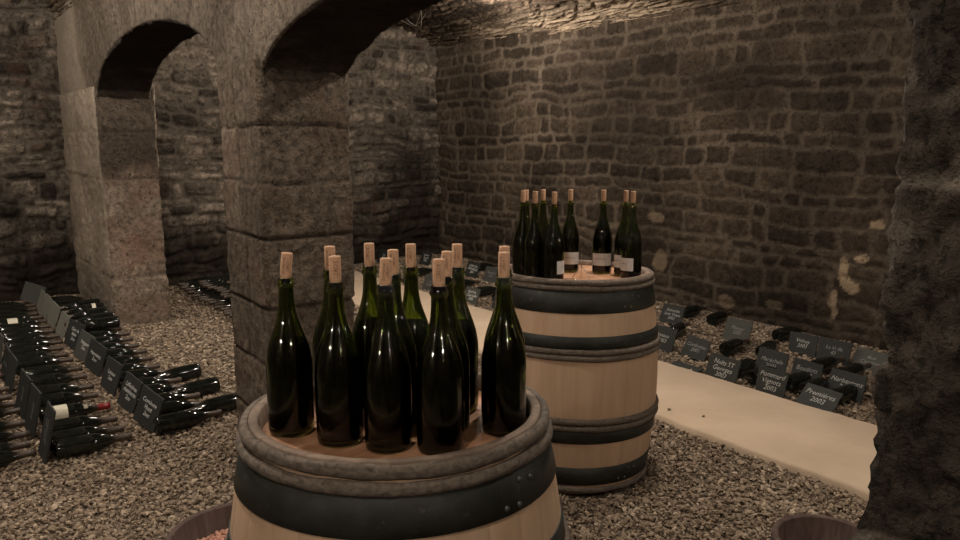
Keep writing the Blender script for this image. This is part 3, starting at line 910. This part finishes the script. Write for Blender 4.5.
# ------------------------------------------------------------------ bottles lying in the beds
ORD = ['first', 'second', 'third', 'fourth', 'fifth', 'sixth', 'seventh', 'eighth', 'ninth', 'tenth', 'eleventh', 'twelfth', 'thirteenth', 'fourteenth',
       'fifteenth', 'sixteenth', 'seventeenth', 'eighteenth', 'nineteenth', 'twentieth', 'twenty-first', 'twenty-second', 'twenty-third', 'twenty-fourth']
_lproto = None
def fz(x, y): return float(floor_z(np.array([x]), np.array([y]))[0])
def lying(xbutt, y, ydir, label, group, layer=0, yaw=0., pitch=0.):
    """a bottle on its side; ydir +1: neck towards +X, -1: neck towards -X"""
    xm = xbutt + ydir * .12
    z = fz(xm, y) + .0425 + .006 + layer
    o = link('wine_bottle', ME['lying'])
    o.rotation_euler = (0, PI / 2 * ydir + pitch, yaw)
    o.location = (xbutt, y, z)
    return tag(o, label, 'bottle', group)
def jit(a): return rnd.uniform(-a, a)

gA = 'bottles in the outermost row of the gravel bed'
for i, y in enumerate((3.57, 3.70, 3.83, 4.00, 4.19, 4.32, 4.46, 4.62, 4.88, 5.05, 5.22, 5.4)):
    lying(0.0 + jit(.012), y, 1, f'dusty dark bottle in the outermost row, {ORD[i]} from its aisle end', gA, yaw=jit(.03), pitch=.03)
gB = 'bottles in the middle row of the gravel bed'
YB = (3.53, 3.63, 3.80, 4.01, 4.21, 4.36, 4.62, 4.80, 4.98, 5.13, 5.28, 5.43, 5.60, 5.75, 5.92, 6.08, 6.24, 6.40, 6.58, 6.75)
for i, y in enumerate(YB):
    lb = f'dusty dark bottle in the middle row, {ORD[i]} from its aisle end'
    if i == 3: lb = 'dark bottle with red capsule and cream label lying in the middle row'
    if i == 15: lb = 'dark bottle with a cream label far back in the middle row'
    o = lying(.365 + jit(.015), y, 1, lb, gB, yaw=jit(.05), pitch=.03)
    if i in (3, 15):
        # cream label on the flank and, on one, a red capsule
        m = label_mesh(.0434, .055, .115, 1.1).copy(); m.materials.clear(); m.materials.append(M['cream'])
        l = link('paper_label', m, None, o); l.rotation_euler = (0, 0, -.9); l['label'] = 'cream paper label'
        if i == 3:
            cp = lathe_mesh('capsule', [(.0178, .252), (.0172, .258), (.0160, .275), (.0153, .288), (.0172, .291), (.0174, .300), (.0155, .3085), (0, .309)], 24)
            c = link('capsule', cp, M['capsule'], o); c['label'] = 'red capsule'
            m = label_mesh(.034, .186, .204, .4).copy()
            n = len(m.vertices); co = np.empty(n * 3, np.float32); m.vertices.foreach_get('co', co); co = co.reshape(-1, 3)
            rr_ = np.interp(co[:, 2], [.17, .176, .194, .212], [.0385, .0378, .0332, .0282]) / np.hypot(co[:, 0], co[:, 1]); co[:, :2] *= rr_[:, None]
            m.vertices.foreach_set('co', co.ravel()); m.materials.clear(); m.materials.append(M['cream'])
            l2 = link('shoulder_label', m, None, o); l2.rotation_euler = (0, 0, -.9); l2['label'] = 'small cream shoulder label'
gC = 'bottles in the row beside the arcade'
YC = (3.56, 3.74, 3.90, 4.08, 4.23, 4.40, 4.56, 4.74, 4.91, 5.07, 5.24, 5.40, 5.55, 5.71, 5.88, 6.04, 6.21, 6.38, 6.55, 6.72)
for i, y in enumerate(YC):
    lying((.79 if i < 6 else .76) + jit(.012), y, 1, f'dusty dark bottle behind slates in the row by the arcade, {ORD[i]} from the aisle end', gC, yaw=jit(.04), pitch=.02)
gO = 'bottles laid head to tail against the row beside the arcade'
for i, (y, l) in enumerate(((3.655, 0), (3.985, 0), (4.315, 0), (5.475, 0), (5.63, .0), (5.795, 0), (5.96, 0), (6.125, .0))):
    o = lying((1.215 if i < 3 else 1.03), y, -1, f'dark bottle laid butt outwards at the arcade row edge, {ORD[i]} from the aisle end', gO, layer=(.0 if i < 3 else .062), yaw=jit(.05), pitch=(-.02 if i < 3 else -.0))
    if i == 6:
        o['label'] = 'dark bottle with a cream label band laid butt outwards near the far pillar'
        m = label_mesh(.0434, .055, .080, 1.5).copy(); m.materials.clear(); m.materials.append(M['cream'])
        l = link('paper_label', m, None, o); l.rotation_euler = (0, 0, PI * .5); l['label'] = 'cream paper label'
gD = 'bottles heaped beyond the arch by the end wall'
k = 0
for layer, (y0, nb, xb) in enumerate(((5.42, 18, 2.13), (5.47, 13, 2.20), (5.52, 6, 2.26))):
    for i in range(nb):
        lying(xb + jit(.03), y0 + i * .095 + jit(.004), -1, f'dark bottle in the heap beyond the arch, layer {("one", "two", "three")[layer]}, {ORD[i]} from the front', gD, layer=layer * .083, yaw=jit(.03))
        k += 1
gE = 'bottles lying in the slate bed along the long wall'
ne = 0
def bedE(x, y, lb, **kw):
    lying(x, y, 1, lb, gE, **kw)
bedE(3.95, 2.70, 'dark bottle lying butt outwards beside the faded combottes slate', yaw=.12)
bedE(3.62, 2.29, 'dark bottle lying between the nuits and vignots slates', yaw=.02)
bedE(3.66, 2.43, 'dusty bottle lying behind the nuits slate', yaw=.1)
bedE(3.65, 2.00, 'dusty bottle lying between the vignots and premieres slates', yaw=.0)
bedE(3.68, 2.11, 'dark bottle lying behind the vignots slate', yaw=.0)
bedE(3.70, 1.86, 'dark bottle lying behind the premieres slate', yaw=-.05)
bedE(4.02, 1.76, 'dark bottle with its round butt showing beside the narbantons slate', yaw=.08)
bedE(4.02, 1.98, 'dusty bottle lying between the narbantons and boudots slates', yaw=.02)
bedE(4.02, 2.15, 'dark bottle lying behind the boudots slate', yaw=-.04)
bedE(4.04, 2.50, 'dusty bottle lying across the gravel below the volnay slate', yaw=.25)
bedE(4.50, 3.20, 'dark bottle lying beneath the wall beside the blue-grey slate', yaw=.15)
bedE(4.48, 3.44, 'dark bottle lying behind the blue-grey slate', yaw=.05)
bedE(4.46, 2.66, 'dark bottle lying at the wall foot beside the erased slate', yaw=-.1)
bedE(3.98, 3.14, 'dark bottle lying behind the slate next to the barrel', yaw=.3)
bedE(3.76, 4.78, 'dark bottle lying behind the pale grey slate beyond the barrel', yaw=.1)
bedE(3.76, 5.07, 'dark bottle lying behind the chalked slate near the barrel shoulder', yaw=-.05)
bedE(3.78, 5.42, 'dark bottle lying among the slates seen between the bottle necks', yaw=.05)
bedE(4.40, 5.33, 'dark bottle at the wall foot seen between the bottle necks', yaw=.1)
bedE(4.40, 5.97, 'dark bottle at the wall foot towards the corner', yaw=-.1)
bedE(3.80, 6.15, 'dark bottle lying behind the slates towards the corner', yaw=.1)

# ------------------------------------------------------------------ chalked slates
def slate_mesh(w, h, seed):
    r = np.random.default_rng(seed)
    pts = []
    cs = [(-w / 2, 0), (w / 2, 0), (w / 2, h), (-w / 2, h)]
    cs = [(x + r.normal(0, .003), z + r.normal(0, .003)) for x, z in cs]
    for i in range(4):
        a, b = cs[i], cs[(i + 1) % 4]
        for k in range(6):
            t = k / 6; e = .0012 if k else 0
            pts.append((a[0] + (b[0] - a[0]) * t + r.normal(0, e), a[1] + (b[1] - a[1]) * t + r.normal(0, e)))
    bm = bmesh.new(); th = .004
    f = [bm.verts.new((x, -th, z)) for x, z in pts]; g = [bm.verts.new((x, th, z)) for x, z in pts]
    bm.faces.new(list(reversed(f))); bm.faces.new(g)
    n = len(pts)
    for i in range(n): bm.faces.new((f[i], f[(i + 1) % n], g[(i + 1) % n], g[i]))
    bmesh.ops.recalc_face_normals(bm, faces=bm.faces)
    me = bpy.data.meshes.new('slate'); bm.to_mesh(me); bm.free()
    return me
_sn = [0]
def slate(x, y, w, h, text, label, group, mat='slate', chalk='chalk', lean=.35, roll=0., yaw=0., size=.034, z=0., vert=False, tx=0.):
    """slate facing -X; roll turns it in its own plane, lean tips its top towards +X"""
    _sn[0] += 1
    zz = fz(x, y) + .004 + z + abs(math.sin(roll)) * w * .5
    t = thing('slate_sign', label, 'slate', (x, y, zz), 0, group)
    t.rotation_mode = 'QUATERNION'
    # local: face is -Y, x to the reader's right. turn face to -X: rotate by -90 deg about z
    R = Matrix.Rotation(-PI / 2 + yaw, 4, 'Z') @ Matrix.Rotation(-lean, 4, 'X') @ Matrix.Rotation(roll, 4, 'Y')
    t.rotation_quaternion = R.to_quaternion()
    link('slate', slate_mesh(w, h, 100 + _sn[0]), M[mat], t)
    if text:
        me = text_mesh(text, size, 'CENTER', .25).copy()
        n = len(me.vertices); co = np.empty(n * 3, np.float32); me.vertices.foreach_get('co', co); co = co.reshape(-1, 3)
        a, b = co[:, 0] * .88, co[:, 1] * .88
        if vert: a, b = -b, a
        jx = .0016 * vnoise(a * 90, b * 90, _sn[0]); jz = .0020 * vnoise(a * 60 + 4, b * 60, _sn[0] + 3)
        mx = max(np.abs(a).max(), 1e-4); s = min(1, w * .46 / mx)
        P = np.stack([(a + jx) * s + tx, np.full(n, -.0047), (b + jz) * s + h * .52], -1)
        me.vertices.foreach_set('co', P.astype(np.float32).ravel()); me.update()
        me.materials.clear()
        link('chalk_writing', me, M[chalk], t)
    return t
gS = 'chalked slates in the bed along the long wall'
S = lambda x, y, w, h, tx, lb, **kw: slate(x, y, w, h, tx, lb, gS, **dict(dict(chalk='midchalk'), **kw))
S(3.80, 2.83, .18, .135, 'Combottes\n2003', 'faded slate chalked combottes 2003 with a round bottle butt beside it', size=.036, lean=.5, roll=.04, chalk='fadechalk', z=.0)
S(3.53, 2.44, .20, .15, 'Nuits ST\nGeorges\n2003', 'slate chalked nuits st georges 2003 at the concrete path edge', size=.042, lean=.35, roll=.04)
S(3.55, 2.14, .17, .155, 'Pommard\nVignots\n2003', 'slate chalked vignots 2003 standing at the path edge', size=.042, lean=.25, roll=.0)
S(3.55, 1.89, .20, .13, 'Premières\n2003', 'grey slate chalked premieres 2003 tilted over the concrete path', size=.044, lean=.75, roll=.06, mat='slate')
S(3.83, 1.885, .19, .14, 'Narbantons\n2003', 'dark slate chalked narbantons 2003 in the second row', size=.042, lean=.4, roll=.03)
S(3.84, 2.11, .17, .14, 'Boudots\n2003', 'slate chalked boudots in thin faded letters behind the narbantons slate', size=.042, lean=.3, chalk='fadechalk')
S(3.83, 2.32, .19, .15, 'Maréchale\n2003', 'broad slate with washed out chalk above the vignots slate', size=.038, lean=.35, chalk='fadechalk')
S(4.34, 2.42, .18, .13, 'Volnay\n2003', 'slate chalked 2003 leaning at the wall foot above the boudots slate', size=.038, lean=.3)
S(4.34, 2.22, .20, .14, 'La Vi de\n43', 'slate at the wall foot with two scratched chalk lines', size=.036, lean=.3, chalk='fadechalk')
S(4.36, 2.01, .20, .12, 'Aux\nCharmes', 'pale dusty slate at the wall foot behind a bottle butt', size=.036, lean=.5, mat='greyslate', chalk='fadechalk')
S(4.25, 2.83, .19, .15, 'Murger\n2003', 'grey slate with almost erased chalk standing alone on the gravel', size=.036, lean=.3, chalk='fadechalk', mat='greyslate')
S(4.30, 3.41, .19, .14, 'Romanée\nSaint Vivant\n2003', 'blue-grey slate chalked in three lines close to the far barrel', size=.034, lean=.35)
S(3.78, 3.07, .19, .15, 'Lavaux\n2003', 'slate half hidden by the far barrel, chalk ending in 03', size=.04, lean=.35)
S(3.52, 2.71, .20, .10, '', 'blank slate lying flat at the path edge near the far barrel', lean=1.35)
# beyond the barrel, seen between the bottle necks
far = [(3.63, 6.75, 'Les\nCras', 'slate by the pillar end of the path edge row'), (3.63, 6.35, 'Clos\n2003', 'small chalked slate second along the path edge from the corner'),
       (3.63, 5.95, 'Aux\nArgillas\n2004', 'slate chalked in three lines seen between two bottle necks'), (3.63, 5.60, 'Les\nBoudots', 'grey slate touching the path between two bottle necks'),
       (3.63, 5.22, 'CHARMES\nGENET\n2005', 'slate with bold white capitals at the path edge'), (3.60, 4.92, 'Ruchots\nChambolle\n2005', 'pale grey slate at the path edge beside the solitary bottle'),
       (3.66, 4.60, 'Les\nSuchots', 'slate hidden mostly behind the solitary bottle neck'),
       (4.25, 6.62, 'Lavaux\nGevrey\n2001', 'dark slate at the wall foot near the room corner'), (4.25, 6.15, 'Clos\nPrieur', 'slate at the wall foot behind a bottle neck'),
       (4.24, 5.78, 'CORTON\nRENARDES\n2004', 'slate with bold white lines at the wall foot'), (4.24, 5.48, 'Romanée\n2001', 'grey slate with small chalk at the wall foot'),
       (4.24, 5.18, 'Vosne\n2004', 'slate at the wall foot next to the far barrel shoulder'), (3.95, 7.0, 'Clos\n2002', 'tiny slate in the dark corner of the bed')]
for i, (x, y, tx, lb) in enumerate(far):
    S(x, y, .19 + jit(.012), .15 + jit(.012), tx, lb, size=.036, lean=.3 + jit(.06), roll=jit(.05), mat=('greyslate' if i in (3, 5, 10) else 'slate'), chalk=('fadechalk' if i in (1, 3, 10) else 'chalk'))

gT = 'chalked slates standing in the row by the arcade'
TC = [(.735, 3.70, 'Combote\nHuot\n2oo', 'slate', 'front slate of the arcade row, chalked in three short lines'),
      (.720, 4.02, 'Laflacères\nchambertin\n2oo', 'slate', 'slate chalked chambertin, second of the arcade row'),
      (.705, 4.37, 'Lavaux\n2oo', 'slate', 'slate with one chalked word and date, third of the arcade row'),
      (.700, 4.77, 'Hervelets\n2oo', 'slate', 'slate chalked on a slant, fourth of the arcade row'),
      (.690, 5.08, 'Vougeot\n2oo', 'greyslate', 'greyish chalked slate, fifth of the arcade row'),
      (.685, 5.38, 'Clos de\nBèze\n2oo', 'slate', 'chalked slate, sixth of the arcade row, beside a pale one'),
      (.680, 5.72, '', 'paleslate', 'pale blank slate, seventh of the arcade row'),
      (.675, 6.05, '', 'paleslate', 'pale blank slate with tall narrow outline, eighth of the arcade row'),
      (.670, 6.38, '', 'paleslate', 'pale slate, ninth of the arcade row, overlapping the next'),
      (.665, 6.58, '', 'paleslate', 'pale slate, tenth of the arcade row, under the far heap'),
      (.66, 6.98, '', 'greyslate', 'big grey slate propped up at the far end of the arcade row')]
for i, (x, y, tx, mt, lb) in enumerate(TC):
    slate(x + (.025 if i < 6 else .01), y - .03, (.185 if i < 6 else .15) if i < 10 else .22, (.17 if i < 6 else .16) if i != 10 else .15, tx, lb, gT, mat=mt, lean=.30 + jit(.05), roll=.17 + jit(.05), size=.036, yaw=(.25 if i < 6 else (.15 if i < 10 else .7)) + jit(.06))
gU = 'chalked slates standing in the middle row'
TB = [(.325, 3.57, 'Clos des\nEpeneaux', 'slate', 'tall slate with writing up its side at the front of the middle row'),
      (.312, 3.88, 'Savigny', 'slate', 'tall slate, second of the middle row'),
      (.305, 4.17, 'Volnay', 'slate', 'tall slate, third of the middle row'),
      (.300, 4.70, '', 'slate', 'narrow dark slate, fourth of the middle row'),
      (.300, 4.90, 'Beaune', 'slate', 'chalked slate, fifth of the middle row'),
      (.295, 5.30, 'Pinot\n2oo', 'greyslate', 'chalked slate at the picture edge of the middle row')]
for i, (x, y, tx, mt, lb) in enumerate(TB):
    slate(x, y, .155, (.235, .225, .215, .19, .19, .18)[i], tx, lb, gU, mat=mt, lean=.22 + jit(.04), roll=.10 + jit(.05), size=.034, yaw=.12 + jit(.08), vert=(i < 3), chalk='fadechalk')
slate(2.13, 6.3, .20, .13, '', 'plain slate sticking up out of the bottle heap beyond the arch', 'chalked slates standing in the heap', mat='greyslate', z=.25, lean=.1, yaw=.2)

# a wisp of cobweb hanging at the arch edge
def cobweb():
    V, F = [], []; off = 0
    base = Vector((XB, 2.33, 1.80))
    pts = [((0, 0, 0), (.02, -.06, .03)), ((.02, -.06, .03), (.03, -.04, -.05)), ((0, .02, -.01), (.02, -.02, -.045)), ((.02, -.02, -.045), (.03, -.07, -.01)), ((0, -.1, .015), (.02, -.02, -.045)), ((.03, -.04, -.05), (0, .05, -.02))]
    for a, b in pts:
        a = base + Vector(a); b = base + Vector(b); m = (a + b) / 2 - Vector((0, 0, .006))
        v, f = tube_path([a, m, b], .0007, 4); V.append(v); F.append(f + off); off += len(v)
    me = mesh_np('cobweb', np.vstack(V), np.vstack(F), True)
    tag(link('cobweb', me, plain('cobweb', (.6, .55, .48), .8)), 'dusty cobweb hanging from the edge of the near arch', 'cobweb')
cobweb()

# ------------------------------------------------------------------ light: the cellar's own warm lamps, up under the vaults, plus an added fill
def lamp(name, loc, power, col=(1, .88, .75), size=.05, spot=None, target=None, blend=.6):
    d = bpy.data.lights.new(name, 'SPOT' if spot else 'POINT'); d.energy = power; d.color = col; d.shadow_soft_size = size
    if spot: d.spot_size = math.radians(spot); d.spot_blend = blend
    o = bpy.data.objects.new(name, d); C.objects.link(o); o.location = loc
    if target is not None:
        o.rotation_euler = (Vector(target) - Vector(loc)).to_track_quat('-Z', 'Y').to_euler()
    return o
lamp('vault_light', (4.15, 5.3, 2.40), 12, size=.06)                # right bay, by the long wall
lamp('vault_light', (3.0, 4.3, 2.50), 36, size=.06)
lamp('vault_light', (2.5, 2.1, 2.52), 34, size=.06)                 # right bay, over the barrel
lamp('vault_light', (2.5, .3, 2.52), 9, size=.05)
lamp('vault_light', (0.25, 2.6, 2.72), 32, size=.06)               # left bay
lamp('vault_light', (.2, 4.4, 2.72), 32, size=.06)
lamp('vault_light', (-.5, 5.9, 2.6), 24, size=.05)
lamp('vault_light', (-.5, .2, 2.75), 18, size=.06)                  # unseen fill added on the camera side for the near barrel
lamp('vault_light', (2.5, 5.9, 2.55), 12, size=.05)
lamp('wall_lamp', (-1.9, .5, 1.95), 13, size=.035)                  # small lamps on the walls by the entrance
lamp('wall_lamp', (.3, -1.15, 2.0), 9, size=.035)
lamp('wall_lamp', (4.0, -.9, 1.95), 11, size=.035)
lamp('wall_lamp', (2.6, -1.1, 2.0), 8, size=.035)

w = bpy.data.worlds.new('cellar_air'); bpy.context.scene.world = w; w.use_nodes = True
w.node_tree.nodes['Background'].inputs[0].default_value = (1, .82, .62, 1)
w.node_tree.nodes['Background'].inputs[1].default_value = .004

s = bpy.context.scene
s.view_settings.view_transform = 'Standard'
s.view_settings.look = 'None'
s.view_settings.exposure = 1.45
s.view_settings.gamma = 1.0
s.view_settings.use_curve_mapping = False
s.cycles.max_bounces = 10
s.cycles.transmission_bounces = 10
s.cycles.caustics_reflective = False
